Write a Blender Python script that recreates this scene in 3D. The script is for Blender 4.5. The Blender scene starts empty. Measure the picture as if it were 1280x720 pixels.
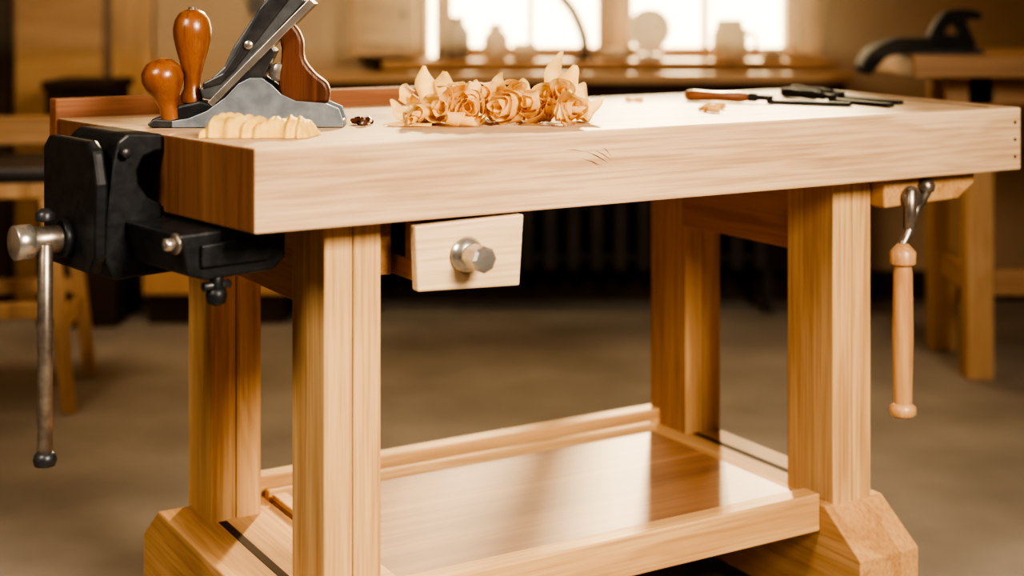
import bpy, bmesh, math, random
from mathutils import Vector, Matrix, Euler
random.seed(7)
C=bpy.context; D=bpy.data
def link(o): C.scene.collection.objects.link(o); return o

# ---------------------------------------------------------------- materials
def newmat(name):
    m=D.materials.new(name); m.use_nodes=True
    nt=m.node_tree; b=nt.nodes['Principled BSDF']
    return m,nt,b
def wood(name,dark,mid,light,axis='x',sc=1.0,rough=0.45,bump=0.15,coat=0.0,fiber=0.35,off=(0,0,0),spec=0.5):
    m,nt,b=newmat(name); N=nt.nodes; L=nt.links
    tc=N.new('ShaderNodeTexCoord'); mp=N.new('ShaderNodeMapping')
    s={'x':(0.7,9,9),'y':(9,0.7,9),'z':(9,9,0.7)}[axis]
    mp.inputs['Scale'].default_value=tuple(sc*a for a in s); mp.inputs['Location'].default_value=off
    L.new(tc.outputs['Object'],mp.inputs[0])
    n1=N.new('ShaderNodeTexNoise'); n1.inputs['Scale'].default_value=1.6; n1.inputs['Detail'].default_value=5; n1.inputs['Distortion'].default_value=0.8
    L.new(mp.outputs[0],n1.inputs[0])
    r=N.new('ShaderNodeValToRGB'); e=r.color_ramp.elements
    e[0].position=0.28; e[0].color=(*dark,1); e[1].position=0.72; e[1].color=(*light,1)
    k=e.new(0.5); k.color=(*mid,1)
    L.new(n1.outputs[0],r.inputs[0])
    # growth-ring lines: contours of the stretched noise
    mu=N.new('ShaderNodeMath'); mu.operation='MULTIPLY'; mu.inputs[1].default_value=34; L.new(n1.outputs[0],mu.inputs[0])
    si=N.new('ShaderNodeMath'); si.operation='SINE'; L.new(mu.outputs[0],si.inputs[0])
    r3=N.new('ShaderNodeValToRGB'); r3.color_ramp.elements[0].position=0.0; r3.color_ramp.elements[0].color=(1,1,1,1)
    r3.color_ramp.elements[1].position=1.0; r3.color_ramp.elements[1].color=(0.80,0.72,0.64,1); L.new(si.outputs[0],r3.inputs[0])
    mp2=N.new('ShaderNodeMapping'); s2={'x':(3,110,110),'y':(110,3,110),'z':(110,110,3)}[axis]
    mp2.inputs['Scale'].default_value=tuple(sc*a for a in s2)
    L.new(tc.outputs['Object'],mp2.inputs[0])
    n2=N.new('ShaderNodeTexNoise'); n2.inputs['Scale'].default_value=1.5; n2.inputs['Detail'].default_value=4
    L.new(mp2.outputs[0],n2.inputs[0])
    r2=N.new('ShaderNodeValToRGB'); r2.color_ramp.elements[0].position=0.34; r2.color_ramp.elements[0].color=(0.52,0.42,0.34,1)
    r2.color_ramp.elements[1].position=0.58; r2.color_ramp.elements[1].color=(1,1,1,1)
    L.new(n2.outputs[0],r2.inputs[0])
    mx=N.new('ShaderNodeMixRGB'); mx.blend_type='MULTIPLY'; mx.inputs[0].default_value=fiber
    L.new(r.outputs[0],mx.inputs[1]); L.new(r2.outputs[0],mx.inputs[2])
    mx3=N.new('ShaderNodeMixRGB'); mx3.blend_type='MULTIPLY'; mx3.inputs[0].default_value=0.45
    L.new(mx.outputs[0],mx3.inputs[1]); L.new(r3.outputs[0],mx3.inputs[2]); L.new(mx3.outputs[0],b.inputs['Base Color'])
    b.inputs['Roughness'].default_value=rough; b.inputs['Coat Weight'].default_value=coat; b.inputs['Coat Roughness'].default_value=0.2
    b.inputs['Specular IOR Level'].default_value=spec
    bp=N.new('ShaderNodeBump'); bp.inputs['Strength'].default_value=bump; bp.inputs['Distance'].default_value=0.002
    L.new(n2.outputs[0],bp.inputs['Height']); L.new(bp.outputs[0],b.inputs['Normal'])
    return m
def plain(name,c1,c2,scale=8,rough=0.6,metal=0.0,bump=0.05,detail=5,spec=0.5):
    m,nt,b=newmat(name); N=nt.nodes; L=nt.links
    tc=N.new('ShaderNodeTexCoord'); n=N.new('ShaderNodeTexNoise'); n.inputs['Scale'].default_value=scale; n.inputs['Detail'].default_value=detail
    L.new(tc.outputs['Object'],n.inputs[0]); r=N.new('ShaderNodeValToRGB')
    r.color_ramp.elements[0].position=0.35; r.color_ramp.elements[0].color=(*c1,1); r.color_ramp.elements[1].position=0.65; r.color_ramp.elements[1].color=(*c2,1)
    L.new(n.outputs[0],r.inputs[0]); L.new(r.outputs[0],b.inputs['Base Color'])
    b.inputs['Roughness'].default_value=rough; b.inputs['Metallic'].default_value=metal; b.inputs['Specular IOR Level'].default_value=spec
    bp=N.new('ShaderNodeBump'); bp.inputs['Strength'].default_value=bump; bp.inputs['Distance'].default_value=0.003
    L.new(n.outputs[0],bp.inputs['Height']); L.new(bp.outputs[0],b.inputs['Normal'])
    return m
M_top=wood('beech_top',(0.48,0.315,0.18),(0.575,0.395,0.24),(0.65,0.47,0.305),'x',rough=0.55,fiber=0.5,spec=0.3)
M_end=wood('shaded_endgrain',(0.13,0.055,0.025),(0.18,0.08,0.036),(0.22,0.105,0.047),'z',rough=0.6,spec=0.2)  # end grain, with the shadow on that end put into the dark colour
M_leg=wood('pine_leg',(0.47,0.275,0.12),(0.57,0.36,0.17),(0.65,0.43,0.22),'z',rough=0.6,fiber=0.45,spec=0.25)
M_rail=wood('rail_wood',(0.44,0.25,0.105),(0.54,0.33,0.15),(0.62,0.41,0.2),'x',rough=0.6,spec=0.2)
M_raily=wood('cross_rail_wood',(0.40,0.22,0.09),(0.49,0.285,0.125),(0.57,0.35,0.17),'y',rough=0.65,spec=0.12)
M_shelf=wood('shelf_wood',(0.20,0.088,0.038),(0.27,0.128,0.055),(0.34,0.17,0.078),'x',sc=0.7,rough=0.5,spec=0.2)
M_red=wood('red_brown_wood',(0.20,0.075,0.03),(0.27,0.11,0.048),(0.33,0.15,0.07),'x',rough=0.5,spec=0.3)
M_knob=wood('varnished_knob',(0.17,0.052,0.016),(0.25,0.085,0.025),(0.32,0.12,0.038),'z',sc=3,rough=0.28,coat=0.35)
M_tote=wood('tote_rosewood',(0.065,0.021,0.01),(0.10,0.034,0.015),(0.14,0.05,0.021),'z',sc=3,rough=0.32,coat=0.35)
M_pale=wood('pale_plate',(0.54,0.38,0.22),(0.64,0.47,0.29),(0.72,0.55,0.36),'x',rough=0.5,fiber=0.3)
M_hand=wood('handle_wood',(0.43,0.225,0.1),(0.52,0.3,0.14),(0.6,0.37,0.18),'z',sc=2,rough=0.4,coat=0.1)
M_iron=plain('black_iron',(0.008,0.009,0.011),(0.018,0.020,0.023),60,0.45,0.2,0.15,spec=0.4)
M_black=plain('matt_black_tool',(0.010,0.0095,0.0095),(0.017,0.016,0.015),60,0.65,0.0,0.05,spec=0.25)
M_steel=plain('blued_steel',(0.15,0.175,0.205),(0.235,0.265,0.295),40,0.4,0.4,0.02)
M_mid=plain('grey_steel',(0.08,0.088,0.096),(0.13,0.138,0.146),40,0.38,0.5,0.02)
M_dsteel=plain('dark_steel',(0.03,0.03,0.034),(0.06,0.06,0.064),40,0.4,0.5,0.02)
M_bright=plain('polished_steel',(0.45,0.42,0.38),(0.58,0.545,0.50),30,0.27,0.85,0.02)
M_bar=plain('worn_steel_bar',(0.18,0.15,0.125),(0.31,0.27,0.225),50,0.35,0.8,0.05)
M_floor=plain('concrete_floor',(0.215,0.182,0.145),(0.31,0.265,0.215),2.6,0.75,0.0,0.12,10,spec=0.3)
M_wall=plain('ochre_plaster',(0.36,0.24,0.135),(0.44,0.30,0.175),1.5,0.85,0,0.1,7)
M_ceil=plain('ceiling_plaster',(0.40,0.31,0.21),(0.47,0.36,0.25),2,0.9)
M_frame=wood('window_frame_wood',(0.34,0.17,0.07),(0.45,0.25,0.11),(0.54,0.31,0.15),'z',rough=0.5)
M_bg=wood('background_wood',(0.32,0.18,0.08),(0.42,0.25,0.12),(0.51,0.31,0.155),'x',rough=0.5)
M_bgz=wood('background_leg_wood',(0.36,0.205,0.09),(0.47,0.28,0.13),(0.55,0.345,0.17),'z',rough=0.5)
M_dk=plain('dark_brown_panel',(0.03,0.017,0.01),(0.05,0.03,0.017),4,0.8,spec=0.1)
M_rad=plain('radiator_paint',(0.022,0.017,0.013),(0.033,0.025,0.02),10,0.7,spec=0.25)
M_cush=plain('black_leather',(0.012,0.011,0.012),(0.025,0.022,0.022),50,0.45,0,0.2)
M_cer=plain('glazed_clay',(0.42,0.28,0.16),(0.55,0.38,0.24),12,0.4)
M_lite=plain('cream_enamel',(0.55,0.45,0.33),(0.68,0.57,0.42),12,0.4)
def shaving_mat(name,c1,c2,tr=0.4):
    m,nt,b=newmat(name); N=nt.nodes; L=nt.links
    tc=N.new('ShaderNodeTexCoord'); n=N.new('ShaderNodeTexNoise'); n.inputs['Scale'].default_value=45; n.inputs['Detail'].default_value=4
    L.new(tc.outputs['Object'],n.inputs[0]); r=N.new('ShaderNodeValToRGB')
    r.color_ramp.elements[0].position=0.3; r.color_ramp.elements[0].color=(*c1,1); r.color_ramp.elements[1].position=0.7; r.color_ramp.elements[1].color=(*c2,1)
    L.new(n.outputs[0],r.inputs[0]); L.new(r.outputs[0],b.inputs['Base Color']); b.inputs['Roughness'].default_value=0.6
    t=N.new('ShaderNodeBsdfTranslucent'); L.new(r.outputs[0],t.inputs[0]); mx=N.new('ShaderNodeMixShader'); mx.inputs[0].default_value=tr
    L.new(b.outputs[0],mx.inputs[1]); L.new(t.outputs[0],mx.inputs[2]); L.new(mx.outputs[0],N['Material Output'].inputs[0])
    return m
M_shav=shaving_mat('shaving_wood',(0.86,0.56,0.20),(0.95,0.75,0.38),0.5)
M_shavy=shaving_mat('yellow_shaving',(0.72,0.43,0.09),(0.84,0.58,0.17),0.15)

# ---------------------------------------------------------------- mesh helpers
def empty(name,loc=(0,0,0),rz=0):
    e=D.objects.new(name,None); e.location=loc; e.rotation_euler=(0,0,rz); e.empty_display_size=0.1
    return link(e)
def obj(name,bm,mat,parent=None,bevel=0,smooth=False,loc=None,rot=None,seg=2):
    me=D.meshes.new(name); bmesh.ops.recalc_face_normals(bm,faces=bm.faces); bm.to_mesh(me); bm.free()
    if mat: me.materials.append(mat)
    if smooth:
        for p in me.polygons: p.use_smooth=True
    o=D.objects.new(name,me); link(o)
    if parent: o.parent=parent
    if loc: o.location=loc
    if rot: o.rotation_euler=rot
    if bevel:
        m=o.modifiers.new('bevel','BEVEL'); m.width=bevel; m.segments=seg; m.limit_method='ANGLE'; m.angle_limit=math.radians(35)
    return o
def box(name,x0,x1,y0,y1,z0,z1,mat,parent=None,bevel=0.002,**k):
    bm=bmesh.new(); bmesh.ops.create_cube(bm,size=1)
    for v in bm.verts:
        v.co=Vector(((x0+x1)/2+v.co.x*(x1-x0),(y0+y1)/2+v.co.y*(y1-y0),(z0+z1)/2+v.co.z*(z1-z0)))
    return obj(name,bm,mat,parent,bevel,**k)
def prism(name,poly,axis,a0,a1,mat,parent=None,bevel=0.002,**k):
    """poly 2D; axis 'z': (x,y); 'y': (x,z); 'x': (y,z)"""
    bm=bmesh.new()
    def co(p,a): return {'z':(p[0],p[1],a),'y':(p[0],a,p[1]),'x':(a,p[0],p[1])}[axis]
    A=[bm.verts.new(co(p,a0)) for p in poly]; B=[bm.verts.new(co(p,a1)) for p in poly]
    bm.faces.new(A); bm.faces.new(B[::-1]); n=len(poly)
    for i in range(n): bm.faces.new((A[i],A[(i+1)%n],B[(i+1)%n],B[i]))
    return obj(name,bm,mat,parent,bevel,**k)
def lathe(name,prof,mat,parent=None,loc=(0,0,0),rot=(0,0,0),n=32,flat=False,**k):
    bm=bmesh.new(); rings=[]
    for r,z in prof:
        rings.append([bm.verts.new((max(r,1e-4)*math.cos(2*math.pi*i/n),max(r,1e-4)*math.sin(2*math.pi*i/n),z)) for i in range(n)])
    for a,b in zip(rings,rings[1:]):
        for i in range(n): bm.faces.new((a[i],a[(i+1)%n],b[(i+1)%n],b[i]))
    bm.faces.new(rings[0][::-1]); bm.faces.new(rings[-1])
    o=obj(name,bm,mat,parent,0,smooth=not flat,loc=loc,rot=rot)
    m=o.modifiers.new('es','EDGE_SPLIT'); m.split_angle=math.radians(50)
    return o
def cyl(name,p0,p1,r,mat,parent=None,r2=None,n=24):
    p0=Vector(p0);p1=Vector(p1); d=p1-p0; q=d.to_track_quat('Z','Y').to_euler()
    r2=r if r2 is None else r2; h=d.length; b=min(0.0015,r*0.2)
    return lathe(name,[(r-b,0),(r,b),(r2,h-b),(r2-b,h)],mat,parent,loc=p0,rot=q,n=n)
def smoothpts(pts,n=8):
    out=[];P=[Vector(p) for p in pts]
    P=[P[0]]+P+[P[-1]]
    for i in range(1,len(P)-2):
        for j in range(n):
            t=j/n; a,b,c,d=P[i-1],P[i],P[i+1],P[i+2]
            out.append(0.5*((2*b)+(c-a)*t+(2*a-5*b+4*c-d)*t*t+(3*b-a-3*c+d)*t**3))
    out.append(P[-2]); return out
def tube(name,pts,r,mat,parent=None):
    cu=D.curves.new(name,'CURVE'); cu.dimensions='3D'; cu.bevel_depth=r; cu.bevel_resolution=4; cu.use_fill_caps=True
    P=smoothpts(pts); s=cu.splines.new('POLY'); s.points.add(len(P)-1)
    for i,p in enumerate(P): s.points[i].co=(*p,1)
    cu.materials.append(mat); o=D.objects.new(name,cu); link(o)
    if parent: o.parent=parent
    return o
def csm(pts,n=6):   # closed catmull in 2D
    out=[];m=len(pts)
    for i in range(m):
        a,b,c,d=[Vector(pts[(i+k)%m]) for k in (-1,0,1,2)]
        for j in range(n):
            t=j/n; v=0.5*((2*b)+(c-a)*t+(2*a-5*b+4*c-d)*t*t+(3*b-a-3*c+d)*t**3); out.append((v.x,v.y))
    return out

# ---------------------------------------------------------------- workbench
TH=math.radians(30.6); O=(-0.328,1.884,0)
ct,st=math.cos(TH),math.sin(TH)
ZT=0.861; ZB=0.751
wb=empty('workbench',O,TH)
top=[(0,0),(1.424,0),(1.49,0.62),(-0.098,0.617)]
t=prism('bench_top',top,'z',ZB,ZT,M_top,wb,0.003)
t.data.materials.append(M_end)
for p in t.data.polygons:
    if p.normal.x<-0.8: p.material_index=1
# groove inlays on top, near the right end
prism('end_cap_groove',[(1.370,0.03),(1.378,0.03),(1.439,0.60),(1.431,0.60)],'z',ZT-0.002,ZT+0.0006,M_dk,wb,0)
prism('back_groove',[(0.9,0.575),(1.43,0.578),(1.43,0.583),(0.9,0.58)],'z',ZT-0.002,ZT+0.0006,M_dk,wb,0)
for i,z in enumerate((0.835,0.805,0.775)):
    cyl('joint_plug_%d'%(i+1),(1.408,0.003,z),(1.408,-0.001,z),0.003,M_dk,wb)
# small drying checks in the front apron
for i,(u0,z0,u1,z1,w) in enumerate([(0.505,0.831,0.545,0.812,0.0007),(0.520,0.832,0.551,0.815,0.0005),(0.495,0.822,0.538,0.806,0.0004),(0.470,0.835,0.500,0.831,0.0004),(0.534,0.836,0.549,0.822,0.0005),(0.512,0.816,0.530,0.806,0.0003)]):
    dx,dz=u1-u0,z1-z0; l=math.hypot(dx,dz); nx,nz=-dz/l*w,dx/l*w
    prism('grain_check_%d'%(i+1),[(u0,z0),((u0+u1)/2+nx,(z0+z1)/2+nz+0.0015),(u1,z1),((u0+u1)/2-nx,(z0+z1)/2-nz+0.0015)],'y',-0.0002,0.001,M_dk,wb,0)
prism('tail_board',[(-0.1,0.62),(0.68,0.622),(0.68,0.65),(-0.104,0.648)],'z',ZB+0.01,ZT+0.031,M_red,wb,0.003)
# legs
LZ=0.205
def leg(n,u,v,w=0.085,d=0.115):
    box(n,u,u+w*0.5-0.0004,v,v+d,LZ,ZB,M_leg,wb,0.0025); box(n+'_lamination',u+w*0.5+0.0004,u+w,v,v+d,LZ,ZB,M_leg,wb,0.0025)
leg('front_leg_1',0.122,0.06); leg('front_leg_2',1.038,0.06)
leg('back_leg_1',0.118,0.505); leg('back_leg_2',1.07,0.505)
# feet : profile in (v,z)
def foot(n,u0,u1,g):
    prof=[(-0.023,0.0),(-0.023,0.145),(0.062,0.21),(0.60,0.21),(0.68,0.15),(0.68,0.0),(0.6,0.0),(0.55,0.03),(0.12,0.03),(0.07,0.0)]
    prism(n,prof,'x',u0,u1,M_raily,wb,0.003)
    box(n+'_slot',g,g+0.014,0.18,0.50,0.2,0.2106,M_dk,wb,0)
foot('foot_1',0.06,0.237,0.128); foot('foot_2',1.02,1.15,1.083)
# trestle top rails
box('trestle_rail_1',0.14,0.195,0.175,0.505,0.615,0.72,M_raily,wb)
box('trestle_rail_2',1.06,1.115,0.175,0.505,0.615,0.725,M_raily,wb)
box('top_bearer_1',0.135,0.20,0.0+0.176,0.504,0.722,ZB,M_raily,wb)
box('top_bearer_2',1.055,1.12,0.176,0.504,0.727,ZB,M_raily,wb)
# bracket beside the left leg
box('drawer_bracket',0.210,0.235,0.085,0.12,0.665,ZB,M_raily,wb)
box('drawer_runner',0.245,0.275,0.06,0.5,0.69,ZB,M_dk,wb)
# drawer-like end vise plate with knob
prism('drawer_front',[(0.232,0.655),(0.228,0.744),(0.400,0.7485),(0.393,0.648)],'y',-0.002,0.016,M_pale,wb,0.003)
box('drawer_box',0.245,0.385,0.016,0.30,0.662,0.742,M_raily,wb)
# shelf
box('shelf_front_rail',0.237,1.02,0.072,0.11,0.165,0.228,M_rail,wb,0.003)
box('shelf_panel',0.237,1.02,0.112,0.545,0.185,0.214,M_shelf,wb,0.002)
box('shelf_back_strip',0.237,1.04,0.557,0.580,0.17,0.225,M_rail,wb,0.003)
box('shelf_back_rail',0.2,1.075,0.590,0.628,0.165,0.24,M_rail,wb,0.003)
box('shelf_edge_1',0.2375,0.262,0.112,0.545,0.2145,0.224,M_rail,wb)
# tail vise block and handle
prism('tail_vise_block',[(1.125,0.70),(1.125,0.7505),(1.34,0.7505),(1.34,0.73),(1.30,0.705)],'y',0.03,0.14,M_raily,wb,0.004)
th=D.objects.new('tail_vise_handle',None); link(th); th.parent=wb; th.location=(1.18,0.055,0)
cyl('screw_head',(0,0.03,0.715),(0,-0.045,0.715),0.014,M_bar,th)
cyl('screw_collar',(0,-0.027,0.715),(0,-0.036,0.715),0.02,M_bar,th)
cyl('screw_body',(-0.006,-0.036,0.73),(-0.012,-0.04,0.665),0.011,M_bar,th)
tube('hook',[(0.042,-0.03,0.728),(0.022,-0.035,0.71),(0.002,-0.04,0.695),(-0.01,-0.04,0.67),(-0.02,-0.04,0.652),(-0.028,-0.04,0.64),(-0.028,-0.04,0.625)],0.008,M_bar,th)
lathe('screw_knob',[(0.006,0),(0.014,0.004),(0.016,0.014),(0.01,0.024),(0.003,0.027)],M_bar,th,loc=(0.036,-0.03,0.72))
lathe('wooden_handle',[(0.018,0.0),(0.022,0.004),(0.022,0.016),(0.015,0.022),(0.0155,0.03),(0.0175,0.14),(0.016,0.24),(0.014,0.252),(0.021,0.256),(0.022,0.275),(0.015,0.283),(0.008,0.29)],M_hand,th,loc=(-0.028,-0.04,0.352))
lathe('knob_rosette',[(0.022,0),(0.025,0.004),(0.022,0.010),(0.015,0.014),(0.013,0.028)],M_bright,wb,loc=(0.306,-0.002,0.700),rot=(math.pi/2,0,0))
lathe('knob_cap',[(0.014,0),(0.0185,0.003),(0.0185,0.030),(0.015,0.034),(0.006,0.0345)],M_bright,wb,loc=(0.306,-0.024,0.700),rot=(math.pi/2,0,0),n=8,flat=True)

# ---------------------------------------------------------------- iron bench vise on the left end
vz=empty('bench_vise',O,TH+math.atan2(0.988,-0.157))
prof=[(0.002,0.862),(0.055,0.866),(0.07,0.855),(0.078,0.82),(0.085,0.76),(0.088,0.69),(0.075,0.665),(-0.06,0.668),(-0.10,0.69),(-0.10,0.748),(0.002,0.748),(0.004,0.765),(0.024,0.775),(0.038,0.795),(0.04,0.815),(0.03,0.832),(0.014,0.838),(0.002,0.838)]
prism('rear_jaw',prof,'x',0.25,0.41,M_iron,vz,0.004)
prism('front_jaw_plate',[(0.24,0.70),(0.235,0.80),(0.25,0.845),(0.27,0.857),(0.40,0.857),(0.42,0.84),(0.42,0.70),(0.40,0.675),(0.26,0.675)],'y',0.089,0.107,M_iron,vz,0.005)
prism('casting',[(0.045,0.69),(0.06,0.745),(-0.1,0.7485),(-0.1,0.70),(-0.08,0.684),(0.02,0.682)],'x',0.09,0.25,M_iron,vz,0.004)
prism('casting_rib',[(0.03,0.70),(0.03,0.73),(-0.07,0.735),(-0.085,0.72),(-0.07,0.70)],'x',0.082,0.09,M_iron,vz,0.003)
cyl('screw_shaft',(0.33,0.10,0.718),(0.33,0.165,0.718),0.019,M_bar,vz)
cyl('screw_collar',(0.33,0.107,0.718),(0.33,0.12,0.718),0.027,M_iron,vz)
cyl('screw_end',(0.33,0.160,0.718),(0.33,0.185,0.718),0.024,M_bright,vz)
cyl('tommy_bar',(0.318,0.145,0.715),(0.318,0.145,0.425),0.0105,M_bar,vz)
lathe('bar_ball',[(0.006,0),(0.014,0.003),(0.0165,0.011),(0.014,0.018),(0.010,0.022)],M_dsteel,vz,loc=(0.318,0.145,0.407))
lathe('bar_top',[(0.006,0),(0.013,0.003),(0.013,0.012),(0.006,0.018)],M_dsteel,vz,loc=(0.318,0.145,0.745))
cyl('bolt_washer',(0.10,0.056,0.733),(0.10,0.062,0.733),0.014,M_bar,vz)
cyl('bolt_head',(0.10,0.062,0.733),(0.10,0.075,0.733),0.009,M_bright,vz,n=6)
cyl('jaw_bolt',(0.25,0.062,0.84),(0.236,0.062,0.84),0.008,M_dsteel,vz,n=6)
cyl('lower_stud',(0.10,0.0,0.69),(0.10,0.0,0.66),0.009,M_iron,vz)
lathe('lower_nut',[(0.004,0),(0.012,0.004),(0.014,0.014),(0.012,0.022),(0.008,0.024)],M_iron,vz,loc=(0.10,0.0,0.645))
cyl('lower_pin',(0.10,-0.02,0.672),(0.10,0.02,0.672),0.006,M_dsteel,vz)

# ---------------------------------------------------------------- hand plane
K=1/822.0
def q(px,py): return ((px-315)*K,(158-py)*K)
hp=empty('hand_plane',(-0.394,2.215,ZT+0.001),math.radians(2))
def arc(pts): return [q(*p) for p in pts]
cheek=arc([(226,158),(226,150),(246,147),(268,138),(290,122),(306,105),(320,98),(334,98),(346,106),(358,118),(375,126),(412,129),(428,136),(433,150),(433,158)])
for i,y in enumerate((-0.032,0.028)):
    prism('cheek_%d'%(i+1),cheek,'y',y,y+0.004,M_steel,hp,0.001)
prism('sole',arc([(200,158),(196,154),(204,148),(240,150),(432,150),(434,158)]),'y',-0.0315,0.0315,M_dsteel,hp,0.002)
prism('toe_casting',arc([(197,156),(200,148),(222,142),(232,132),(258,126),(275,130),(290,140),(292,151),(240,152)]),'y',-0.024,0.024,M_iron,hp,0.004)
prism('frog',arc([(262,152),(262,132),(286,116),(345,60),(350,66),(330,110),(345,150)]),'y',-0.022,0.022,M_dsteel,hp,0.002)
prism('plane_iron',arc([(268,128),(274,133),(398,8),(391,2)]),'y',-0.026,0.026,M_bright,hp,0.0006)
prism('cap_iron',arc([(258,112),(262,124),(276,124),(290,108),(386,4),(378,-6),(340,-2),(298,62),(288,84)]),'y',-0.0235,0.0235,M_mid,hp,0.003)
prism('lever_cap',arc([(262,104),(262,112),(284,106),(300,90),(372,-4),(352,-12),(330,14),(300,72),(286,92)]),'y',-0.0265,0.018,M_dsteel,hp,0.003)
cyl('cap_screw',( (318-315)*K,-0.0255,(158-58)*K),((318-315)*K,-0.031,(158-58)*K),0.007,M_bright,hp)
cyl('adjuster_wheel',((352-315)*K,-0.012,(158-92)*K),((352-315)*K,0.012,(158-92)*K),0.014,M_bright,hp)
tote=csm(arc([(358,128),(352,100),(356,70),(352,45),(345,34),(352,24),(372,34),(382,52),(384,75),(396,92),(412,106),(415,122),(408,131),(380,131)]),5)
prism('tote',tote,'y',-0.013,0.013,M_tote,hp,0.006,seg=3)
lathe('front_knob',[(0.012,0),(0.017,0.002),(0.0175,0.012),(0.0125,0.022),(0.0125,0.034),(0.0165,0.055),(0.0235,0.08),(0.028,0.1),(0.0285,0.112),(0.0255,0.126),(0.0185,0.136),(0.0095,0.141),(0.001,0.142)],M_knob,hp,loc=(-0.085,0.006,0.033))
lathe('low_knob',[(0.010,0),(0.014,0.002),(0.0145,0.012),(0.0135,0.02),(0.018,0.034),(0.027,0.05),(0.031,0.063),(0.029,0.077),(0.02,0.088),(0.009,0.093),(0.001,0.094)],M_knob,hp,loc=(-0.112,-0.016,0.01),rot=(math.radians(8),math.radians(-10),0))
lathe('knob_screw',[(0.006,0),(0.006,0.003),(0.001,0.0035)],M_bright,hp,loc=(-0.085,0.006,0.1745))

# ---------------------------------------------------------------- shavings
def add_curl(bm,c,axis,r0,r1,turns,width,drift=0.0,flare=0.3,wob=0.1,ph=0,seg=22,cuts=4):
    ax=Vector(axis).normalized(); a=ax.orthogonal().normalized(); b=ax.cross(a); c=Vector(c)
    n=max(6,int(seg*turns)); prev=None; s0=random.random()*6
    for i in range(n+1):
        t=i/n; th=ph+turns*2*math.pi*t; r=r0+(r1-r0)*t; row=[]
        w=width*(0.55+0.45*math.sin(math.pi*min(1,t*1.15+0.08)))*(1+wob*math.sin(7*th*0.37+s0))
        for j in range(cuts+1):
            k=j/cuts-0.5
            rr=r*(1+flare*(k+0.5)**2+wob*0.5*math.sin(3.1*th+s0+k*2))
            row.append(bm.verts.new(c+(a*math.cos(th)+b*math.sin(th))*rr+ax*(k*w+drift*t)))
        if prev:
            for j in range(cuts): bm.faces.new((prev[j],prev[j+1],row[j+1],row[j]))
        prev=row
def add_petal(bm,base,direc,length,width,curl,side=(1,0,0)):
    d=Vector(direc).normalized(); s=Vector(side); s=(s-d*s.dot(d)).normalized(); nrm=d.cross(s)
    prev=None;n=14;p=Vector(base); s0=random.random()*6
    for i in range(n+1):
        t=i/n; w=width*min(1,0.45+2.2*t)*max(0.02,(1-t))**0.55*(1+0.12*math.sin(11*t+s0)); row=[]
        for j in range(5):
            k=j/4-0.5; row.append(bm.verts.new(p+s*(k*w+0.12*w*math.sin(5*t+s0))+nrm*((abs(k)**2)*w*1.3+0.06*w*math.sin(9*t+3*k+s0))))
        if prev:
            for j in range(4): bm.faces.new((prev[j],prev[j+1],row[j+1],row[j]))
        prev=row
        ang=curl*t*t; dd=d*math.cos(ang)+nrm*math.sin(ang); p=p+dd*(length/n)
def clampz(bm,z,f=None):
    for v in bm.verts:
        if v.co.z<z: v.co.z=z+ (z-v.co.z)*0.08
R=random.uniform
bm=bmesh.new()
def sx(px,Y): return (px-640)/1850*Y
Yp=2.28
# rolled curls, mostly facing the camera side
for px,h,rad,tn in [(545,0.030,0.031,1.6),(585,0.028,0.026,4.2),(568,0.050,0.018,2.6),(628,0.030,0.027,4.4),(606,0.05,0.018,3),(660,0.027,0.026,4),(680,0.045,0.022,3.2),(712,0.024,0.024,3.4),(702,0.05,0.02,3),(645,0.052,0.018,3),(524,0.018,0.018,2)]:
    Y=Yp-0.04+R(-0.03,0.02)
    add_curl(bm,(sx(px,Y),Y,ZT+h),(R(-0.9,0.9),-1,R(-0.2,0.6)),rad*0.15,rad,tn,R(0.03,0.05),drift=R(-0.03,0.01),flare=R(0.0,0.35),wob=0.25,ph=R(0,6))
for i in range(40):
    px=R(510,732); Y=Yp+R(-0.08,0.08); hump=max(0.010,0.055-abs(px-630)/110*0.03)
    rr=R(0.008,0.017)
    add_curl(bm,(sx(px,Y),Y,ZT+R(0.008,hump)),(R(-1,1),R(-1,1),R(-0.3,0.8)),rr*0.3,rr,R(1.2,3.2),R(0.018,0.042),drift=R(-0.035,0.035),flare=R(0,0.4),wob=0.2,ph=R(0,6))
# upright leaves
for px,py,dx,ln,wd,cu in [(534,152,-0.1,0.085,0.055,0.4),(552,146,0.12,0.078,0.06,-0.5),(512,156,-0.9,0.045,0.03,0.4),(600,128,-0.3,0.04,0.03,1.2),(628,126,-0.15,0.052,0.035,-1.1),(694,130,0.05,0.085,0.045,-0.7),(702,134,0.3,0.070,0.05,0.8),(720,140,0.5,0.055,0.04,1.0),(733,150,0.9,0.045,0.03,0.5),(655,128,-0.1,0.04,0.03,1.3)]:
    Y=Yp+R(-0.02,0.04); z=1.05-py*Y/1850
    add_petal(bm,(sx(px,Y),Y,max(z,ZT+0.004)),(dx,R(-0.3,0.3),1),ln,wd,cu,side=(1,R(-0.6,0.6),0))
# long flat leaf running left from the pile
add_petal(bm,(sx(540,2.2),2.2,ZT+0.006),(-1,0.1,0.02),0.075,0.02,0.15,side=(0,1,0.4))
add_petal(bm,(sx(540,2.24),2.24,ZT+0.012),(-1,0.2,0.25),0.05,0.025,-0.3,side=(0,1,0.6))
clampz(bm,ZT+0.0015)
obj('wood_shavings',bm,M_shav,smooth=True)
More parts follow.
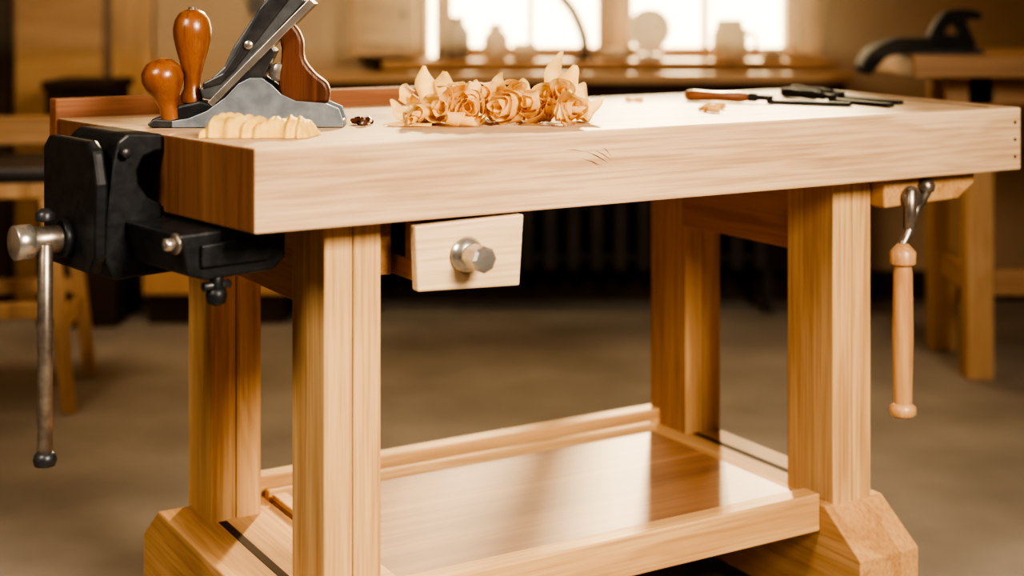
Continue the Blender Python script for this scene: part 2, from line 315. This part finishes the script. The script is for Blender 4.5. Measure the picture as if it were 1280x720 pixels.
# thick rippled yellow bundle of shavings in front of the plane
bm=bmesh.new(); NX,NY=180,20; grid=[]
p0=Vector((-0.430,2.02,0)); dl=Vector((0.152,-0.004,0)); dw=Vector((0.012,0.060,0))
for i in range(NX+1):
    row=[]; a=i/NX
    for j in range(NY+1):
        b=j/NY
        env=(1-abs(2*a-1)**8)*(math.sin(math.pi*b)**0.3 if 0<j<NY else 0)
        ph=math.pi*(7.5*a+0.5*math.sin(4*b+5*a)+0.25*math.sin(14*a))
        rid=math.sin(ph)**2
        fine=abs(math.sin(46*a+5*b+1.5*math.sin(9*a)))
        h=(0.0235+0.0055*rid+0.003*math.sin(7*a+0.6)+0.0022*fine)*env
        off=-0.0065*rid*(1-b)*(1 if 0<i<NX else 0)
        p=p0+dl*a+dw*b+dw.normalized()*off; row.append(bm.verts.new((p.x,p.y,ZT+0.001+h)))
    grid.append(row)
for i in range(NX):
    for j in range(NY): bm.faces.new((grid[i][j],grid[i+1][j],grid[i+1][j+1],grid[i][j+1]))
clampz(bm,ZT+0.001)
obj('wood_shavings',bm,M_shavy,smooth=True)
# small dark-brown scraps
bm=bmesh.new()
for px,py in [(445,156),(453,158),(462,156)]:
    Y=1850*0.189/py
    add_curl(bm,(sx(px,Y),Y,ZT+0.006),(R(-1,1),R(-1,1),R(0,0.4)),0.003,R(0.005,0.009),1.5,R(0.01,0.018),wob=0.2,ph=R(0,6),seg=12)
clampz(bm,ZT+0.001); obj('bark_chips',bm,M_tote,smooth=True)
bm=bmesh.new()
for px,py,r in [(786,128,0.005),(798,128,0.005),(886,140,0.008),(893,141,0.007),(900,137,0.006),(878,139,0.005)]:
    Y=1850*0.189/py
    add_curl(bm,(sx(px,Y),Y,ZT+r),(1,R(-1,1),R(-0.2,0.4)),r*0.4,r,1.6,R(0.014,0.022),wob=0.15,ph=R(0,6),seg=14)
clampz(bm,ZT+0.001); obj('wood_shavings',bm,M_shav,smooth=True)

# ---------------------------------------------------------------- chisels
def chisel(p0,p1,hm,hl,rh,bw):
    p0=Vector((*p0,0)); p1=Vector((*p1,0)); d=p1-p0; L=d.length
    e=empty('chisel',(p0.x,p0.y,ZT+rh+0.0005),math.atan2(d.y,d.x))
    lathe('handle',[(rh*0.6,0),(rh*0.95,0.004),(rh,0.02),(rh*0.8,hl*0.5),(rh*0.95,hl*0.85),(rh*0.6,hl)],hm,e,rot=(0,math.pi/2,0))
    lathe('ferrule',[(rh*0.75,0),(rh*0.75,0.012),(rh*0.5,0.016)],M_black,e,loc=(hl,0,0),rot=(0,math.pi/2,0))
    lathe('neck',[(0.005,0),(0.0045,0.03)],M_black,e,loc=(hl+0.014,0,0),rot=(0,math.pi/2,0))
    prism('blade',[(hl+0.035,-bw/2),(L,-bw/2),(L,bw/2),(hl+0.035,bw/2)],'z',-rh*0.95,-rh*0.95+0.0065,M_black,e,0.001)
    prism('shoulder',[(hl+0.03,-0.0045),(hl+0.04,-0.0045),(hl+0.04,0.003),(hl+0.03,0.003)],'y',-bw/2,bw/2,M_black,e,0.001)
chisel((0.325,2.77),(0.60,2.62),M_knob,0.125,0.0105,0.017)
chisel((0.525,2.87),(0.665,2.60),M_black,0.11,0.010,0.017)
chisel((0.555,2.94),(0.70,2.67),M_black,0.11,0.010,0.017)

# ---------------------------------------------------------------- room shell
YB=5.2; H=3.0
box('floor',-3.0,3.0,-2.0,YB+0.2,-0.1,0,M_floor,None,0)
box('ceiling',-3.0,3.0,-2.0,YB+0.2,H,H+0.1,M_ceil,None,0)
box('wall_left',-3.0,-2.9,-2.0,YB+0.2,0,H,M_wall,None,0)
box('wall_right',2.9,3.0,-2.0,YB+0.2,0,H,M_wall,None,0)
box('wall_front',-2.9,2.9,-2.0,-1.9,0,H,M_wall,None,0)
WX0,WX1,WZ0,WZ1=-0.30,1.03,0.845,2.6
bm=bmesh.new()
def addbox(bm,x0,x1,y0,y1,z0,z1):
    r=bmesh.ops.create_cube(bm,size=1)
    for v in r['verts']:
        v.co=Vector(((x0+x1)/2+v.co.x*(x1-x0),(y0+y1)/2+v.co.y*(y1-y0),(z0+z1)/2+v.co.z*(z1-z0)))
addbox(bm,-2.9,WX0,YB,YB+0.2,0,H); addbox(bm,WX1,2.9,YB,YB+0.2,0,H)
addbox(bm,WX0,WX1,YB,YB+0.2,0,WZ0); addbox(bm,WX0,WX1,YB,YB+0.2,WZ1,H)
obj('wall_back',bm,M_wall)
def window(x0,x1,mull):
    e=empty('window_%d'%window.i,((x0+x1)/2,YB,WZ0)); window.i+=1
    h=WZ1-WZ0; w=(x1-x0)/2
    box('frame_left',-w,-w+0.055,0.02,0.11,0,h,M_frame,e,0.004); box('frame_right',w-0.055,w,0.02,0.11,0,h,M_frame,e,0.004)
    box('frame_bottom',-w,w,0.02,0.11,0,0.04,M_frame,e,0.004); box('frame_top',-w,w,0.02,0.11,h-0.06,h,M_frame,e,0.004)
    box('transom',-w,w,0.03,0.1,1.1,1.135,M_frame,e,0.004)
    for m in mull: box('muntin',m-0.010,m+0.010,0.04,0.09,0.04,h-0.06,M_frame,e,0.003)
window.i=1
window(-0.27,0.36,[0.02]); window(0.37,1.02,[-0.01])
box('trim_1',WX0-0.06,WX0+0.0,YB-0.025,YB,WZ0,WZ1+0.06,M_frame,None,0.004)
box('trim_2',WX1,WX1+0.06,YB-0.025,YB,WZ0,WZ1+0.06,M_frame,None,0.004)
box('trim_3',0.335,0.395,YB-0.01,YB+0.02,WZ0+0.0,WZ1,M_frame,None,0.004)
box('trim_4',-0.44,1.10,YB-0.20,YB+0.02,0.815,0.845,M_frame,None,0.006)   # sill board
box('baseboard_back',-2.9,2.9,YB-0.02,YB,0,0.1,M_dk,None,0.004)

# ledge cabinet under window with radiator; dark panels stand for the shade there
sc=empty('side_counter',(0,0,0))
box('counter_top',-0.68,1.12,4.86,5.0,0.775,0.808,M_bg,sc,0.004)
box('counter_back',-0.66,1.10,5.1,5.17,0.11,0.80,M_dk,sc,0.004)
box('counter_side_1',-0.66,-0.62,4.88,5.1,0.0,0.775,M_dk,sc,0.004)
box('counter_side_2',1.06,1.10,4.88,5.1,0.0,0.775,M_dk,sc,0.004)
box('counter_apron',-0.66,1.10,4.88,4.9,0.70,0.775,M_dk,sc,0.004)
rd=empty('radiator',(0,0,0))
for i in range(18):
    x=-0.52+i*0.078
    box('fin_%d'%(i+1),x,x+0.05,4.93,5.03,0.14,0.64,M_rad,rd,0.015)
box('header_pipe',-0.53,0.87,4.96,5.0,0.57,0.6,M_rad,rd,0.01); box('footer_pipe',-0.53,0.87,4.96,5.0,0.17,0.2,M_rad,rd,0.01)
for x in (-0.5,0.84): box('foot',x,x+0.03,4.95,5.01,0.0,0.15,M_rad,rd,0.004)

# sill items
ZS=0.845
def jar(name,px,r,h,mat,Y=5.08):
    x=sx(px,Y); lathe(name,[(r*0.8,0),(r,h*0.1),(r,h*0.6),(r*0.75,h*0.75),(r*0.5,h*0.82),(r*0.5,h*0.9),(r*0.6,h*0.92),(r*0.6,h)],mat,None,loc=(x,Y,ZS))
jar('glue_bottle',572,0.045,0.15,M_tote); jar('clay_jar',620,0.045,0.125,M_cer)
def roll(px,r,l,mat,z=ZS,Y=5.08):
    x=sx(px,Y); e=empty('twine_roll',(x,Y,z+r))
    lathe('roll_body',[(r*0.4,-l/2),(r,-l/2),(r*0.96,0),(r,l/2),(r*0.4,l/2)],mat,e,rot=(0,math.pi/2,0))
roll(656,0.03,0.08,M_cer); roll(768,0.022,0.08,M_cer); roll(1000,0.02,0.08,M_frame)
dl=empty('desk_lamp',(sx(730,5.08),5.08,ZS))
lathe('base',[(0.04,0),(0.045,0.006),(0.04,0.014),(0.012,0.02)],M_dk,dl)
tube('arm',[(0,0,0.015),(0.002,0,0.06),(-0.012,0,0.11),(-0.04,0,0.17),(-0.08,0,0.23),(-0.09,0,0.35),(-0.06,0,0.42)],0.018,M_tote,dl)
lathe('shade',[(0.015,0),(0.02,0.03),(0.05,0.08),(0.045,0.08),(0.015,0.035)],M_dk,dl,loc=(-0.045,0,0.45),rot=(math.radians(180),0,0))
cl=empty('desk_clock',(sx(812,5.08),5.08,ZS))
bm=bmesh.new()
n=32
rings=[]
for i in range(n):
    a=2*math.pi*i/n; rings.append([bm.verts.new(((0.062+0.012*math.cos(b))*math.cos(a),0.014*math.sin(b),(0.062+0.012*math.cos(b))*math.sin(a))) for b in [2*math.pi*j/10 for j in range(10)]])
for i in range(n):
    for j in range(10): bm.faces.new((rings[i][j],rings[(i+1)%n][j],rings[(i+1)%n][(j+1)%10],rings[i][(j+1)%10]))
obj('rim',bm,M_lite,cl,smooth=True,loc=(0,0,0.105))
cyl('dial',(0,0.008,0.105),(0,-0.004,0.105),0.055,M_lite,cl); box('clock_foot',-0.045,0.045,-0.03,0.03,0,0.02,M_lite,cl,0.004); box('stem',-0.01,0.01,-0.01,0.01,0.02,0.05,M_lite,cl,0.002)
jg=empty('wooden_jug',(sx(912,5.08),5.08,ZS))
lathe('body',[(0.055,0),(0.062,0.01),(0.062,0.09),(0.05,0.11),(0.045,0.135),(0.05,0.14),(0.042,0.14),(0.038,0.11)],M_cer,jg)
tube('handle',[(0.055,0,0.03),(0.085,0,0.04),(0.09,0,0.08),(0.05,0,0.1)],0.008,M_cer,jg)
bl=empty('sanding_block',(sx(965,5.06),5.06,ZS)); box('block',-0.035,0.035,-0.03,0.03,0,0.03,M_bg,bl,0.004); box('grip',-0.025,0.025,-0.02,0.02,0.03,0.045,M_frame,bl,0.006)

# left-hand wall furniture
pb=empty('plywood_boards',(0,0,0))
def board(n,px0,px1,z0,z1,Y,mat):
    box(n,sx(px0,Y),sx(px1,Y),Y,Y+0.02,z0,z1,mat,pb,0.003)
board('sheet_1',18,128,0.0,1.5,5.12,M_bg); board('sheet_2',140,190,0.0,1.35,5.17,M_bgz); board('sheet_3',-60,12,0.0,1.6,5.08,M_dk)
wc=empty('wall_cabinet',(0,0,0))
box('carcass',sx(440,5.1),sx(520,5.1),5.02,5.2,0.86,1.7,M_frame,wc,0.005); box('door_panel',sx(448,5.0),sx(512,5.0),5.0,5.02,0.9,1.66,M_bg,wc,0.006)
cyl('pull',(sx(505,5),4.985,1.0),(sx(505,5),5.0,1.0),0.01,M_iron,wc)
tb=empty('tool_chest',(0,0,0))
box('chest_body',-1.50,-1.29,4.75,5.0,0.55,0.76,M_dk,tb,0.006); box('chest_lid',-1.51,-1.28,4.74,5.01,0.76,0.79,M_dk,tb,0.005)
box('stand',-1.52,-1.27,4.74,5.02,0.0,0.55,M_dk,tb,0.005)
cb=empty('low_cabinet',(0,0,0))
box('cabinet_body',-1.2,-0.72,4.78,5.08,0.08,0.62,M_dk,cb,0.006); box('cabinet_top',-1.22,-0.70,4.76,5.09,0.62,0.65,M_frame,cb,0.005)
box('cabinet_door_1',-1.19,-0.965,4.765,4.78,0.1,0.6,M_frame,cb,0.004); box('cabinet_door_2',-0.955,-0.73,4.765,4.78,0.1,0.6,M_frame,cb,0.004)
box('plinth',-1.18,-0.74,4.80,5.06,0,0.08,M_dk,cb,0.003)
hs=empty('hand_saw',(sx(318,5.18),5.18,0))
prism('saw_blade',[(-0.02,1.0),(0.03,1.0),(0.05,1.4),(-0.06,1.4)],'y',-0.002,0.002,M_mid,hs,0); prism('saw_grip',csm([(-0.06,1.4),(0.05,1.4),(0.06,1.5),(-0.05,1.5)]),'y',-0.012,0.012,M_knob,hs,0.003)

# stool at left
stl=empty('bar_stool',(-1.36,3.92,0),math.radians(8))
box('seat_cushion',-0.23,0.19,-0.19,0.19,0.585,0.625,M_cush,stl,0.016,seg=3)
box('seat_frame',-0.22,0.18,-0.18,0.18,0.545,0.585,M_bgz,stl,0.005)
for i,(sxx,sy) in enumerate([(-1,-1),(1,-1),(1,1),(-1,1)]):
    bm=bmesh.new(); tx,ty=-0.02+sxx*0.17,sy*0.15; bx,by=-0.02+sxx*0.23,sy*0.19; w=0.02
    T=[bm.verts.new((tx+a*w,ty+b*w,0.56)) for a,b in ((-1,-1),(1,-1),(1,1),(-1,1))]; B=[bm.verts.new((bx+a*w*0.8,by+b*w*0.8,0)) for a,b in ((-1,-1),(1,-1),(1,1),(-1,1))]
    bm.faces.new(T); bm.faces.new(B[::-1])
    for k in range(4): bm.faces.new((T[k],T[(k+1)%4],B[(k+1)%4],B[k]))
    obj('leg_%d'%(i+1),bm,M_bgz,stl,0.003)
box('stretcher_front',-0.22,0.18,-0.185,-0.155,0.24,0.28,M_bgz,stl,0.003); box('stretcher_back',-0.22,0.18,0.155,0.185,0.24,0.28,M_bgz,stl,0.003)
box('stretcher_side_1',0.165,0.195,-0.17,0.17,0.19,0.23,M_bgz,stl,0.003); box('stretcher_side_2',-0.235,-0.205,-0.17,0.17,0.19,0.23,M_bgz,stl,0.003)
box('back_post_1',-0.2,-0.165,0.15,0.18,0.585,0.72,M_bgz,stl,0.003); box('back_post_2',0.125,0.16,0.15,0.18,0.585,0.72,M_bgz,stl,0.003)
box('back_rail',-0.22,0.18,0.145,0.17,0.65,0.73,M_bg,stl,0.005)

# right-hand table
rt=empty('side_table',(0,0,0))
box('table_top',1.075,2.1,3.95,4.55,0.842,0.902,M_bg,rt,0.005)
box('apron_front',1.2,2.0,4.08,4.11,0.76,0.842,M_bg,rt,0.003)
for i,(x,y) in enumerate([(1.255,4.08),(1.93,4.08),(1.255,4.42),(1.93,4.42)]): box('leg_%d'%(i+1),x,x+0.075,y,y+0.075,0,0.842,M_bgz,rt,0.005)
box('stretcher_1',1.33,1.93,4.10,4.135,0.23,0.30,M_bg,rt,0.003); box('stretcher_2',1.275,1.31,4.155,4.42,0.23,0.30,M_bg,rt,0.003)
# black power planer resting on it, nose overhanging the table edge
K2=4.05/1850
bp=empty('electric_planer',(0,4.08,0.902))
def q2(px,py): return (sx(px,4.08),(64-py)*K2)
prism('body',csm([q2(*p) for p in [(1080,64),(1073,80),(1082,90),(1094,78),(1110,66),(1160,63),(1205,63),(1212,48),(1185,40),(1150,44),(1120,44),(1095,52)]],5),'y',-0.05,0.05,M_black,bp,0.006)
prism('shoe',[q2(*p) for p in [(1134,60),(1134,63.5),(1222,63.5),(1222,58)]],'y',-0.055,0.055,M_dsteel,bp,0.002)
prism('grip',csm([q2(*p) for p in [(1160,44),(1166,28),(1180,12),(1205,8),(1222,12),(1224,20),(1206,22),(1212,40),(1216,52),(1204,56),(1198,40),(1190,26),(1180,34),(1176,48)]],5),'y',-0.022,0.022,M_black,bp,0.006)

# scatter volume added for the hazy glow in front of the window
hz=box('glow_haze',-2.85,0.93,3.2,4.98,0.915,2.95,None,None,0)
m=D.materials.new('hazy_air'); m.use_nodes=True; nt=m.node_tree; nt.nodes.clear()
out=nt.nodes.new('ShaderNodeOutputMaterial'); vs=nt.nodes.new('ShaderNodeVolumeScatter')
vs.inputs['Color'].default_value=(1.0,0.86,0.66,1); vs.inputs['Density'].default_value=0.12; vs.inputs['Anisotropy'].default_value=0.5
nt.links.new(vs.outputs[0],out.inputs['Volume']); hz.data.materials.append(m)

# ---------------------------------------------------------------- lights
def area(name,loc,target,size,power,col,spread=180):
    l=D.lights.new(name,'AREA'); l.size=size; l.energy=power; l.color=col; l.spread=math.radians(spread)
    o=D.objects.new(name,l); link(o); o.location=loc
    o.rotation_euler=(Vector(target)-Vector(loc)).to_track_quat('-Z','Y').to_euler(); return o
area('unseen_lamp',(1.45,0.0,2.1),(0.1,2.0,0.35),0.8,46,(1.0,0.86,0.69),85)  # unseen softbox, front-right key on the bench
area('unseen_lamp.001',(-1.6,3.6,2.7),(-1.1,5.1,1.4),0.8,22,(1.0,0.78,0.5),120)  # unseen fill added to brighten the left back wall
area('unseen_lamp.002',(-1.5,0.5,2.3),(-0.4,2.0,0.0),0.7,13,(1.0,0.86,0.68),80)  # unseen left fill added for the leg sides and floor
sun=D.lights.new('sun','SUN'); sun.energy=6.5; sun.angle=math.radians(3); sun.color=(1.0,0.79,0.47)
so=D.objects.new('sun',sun); link(so)
dirv=Vector((-0.12,-1,-0.47)); so.rotation_euler=dirv.to_track_quat('-Z','Y').to_euler()
w=D.worlds.new('world'); C.scene.world=w; w.use_nodes=True
bg=w.node_tree.nodes['Background']; bg.inputs[0].default_value=(1.0,0.77,0.45,1); bg.inputs[1].default_value=9.0

cam=D.cameras.new('camera'); co=D.objects.new('camera',cam); link(co)
co.location=(0,0,1.05); co.rotation_euler=(math.pi/2,0,0); cam.lens=52.03; cam.sensor_width=36; cam.shift_y=-0.28125
cam.dof.use_dof=True; cam.dof.focus_distance=2.2; cam.dof.aperture_fstop=1.9
C.scene.camera=co
C.scene.view_settings.view_transform='AgX'
try: C.scene.view_settings.look='AgX - High Contrast'
except Exception as ex: print(ex)
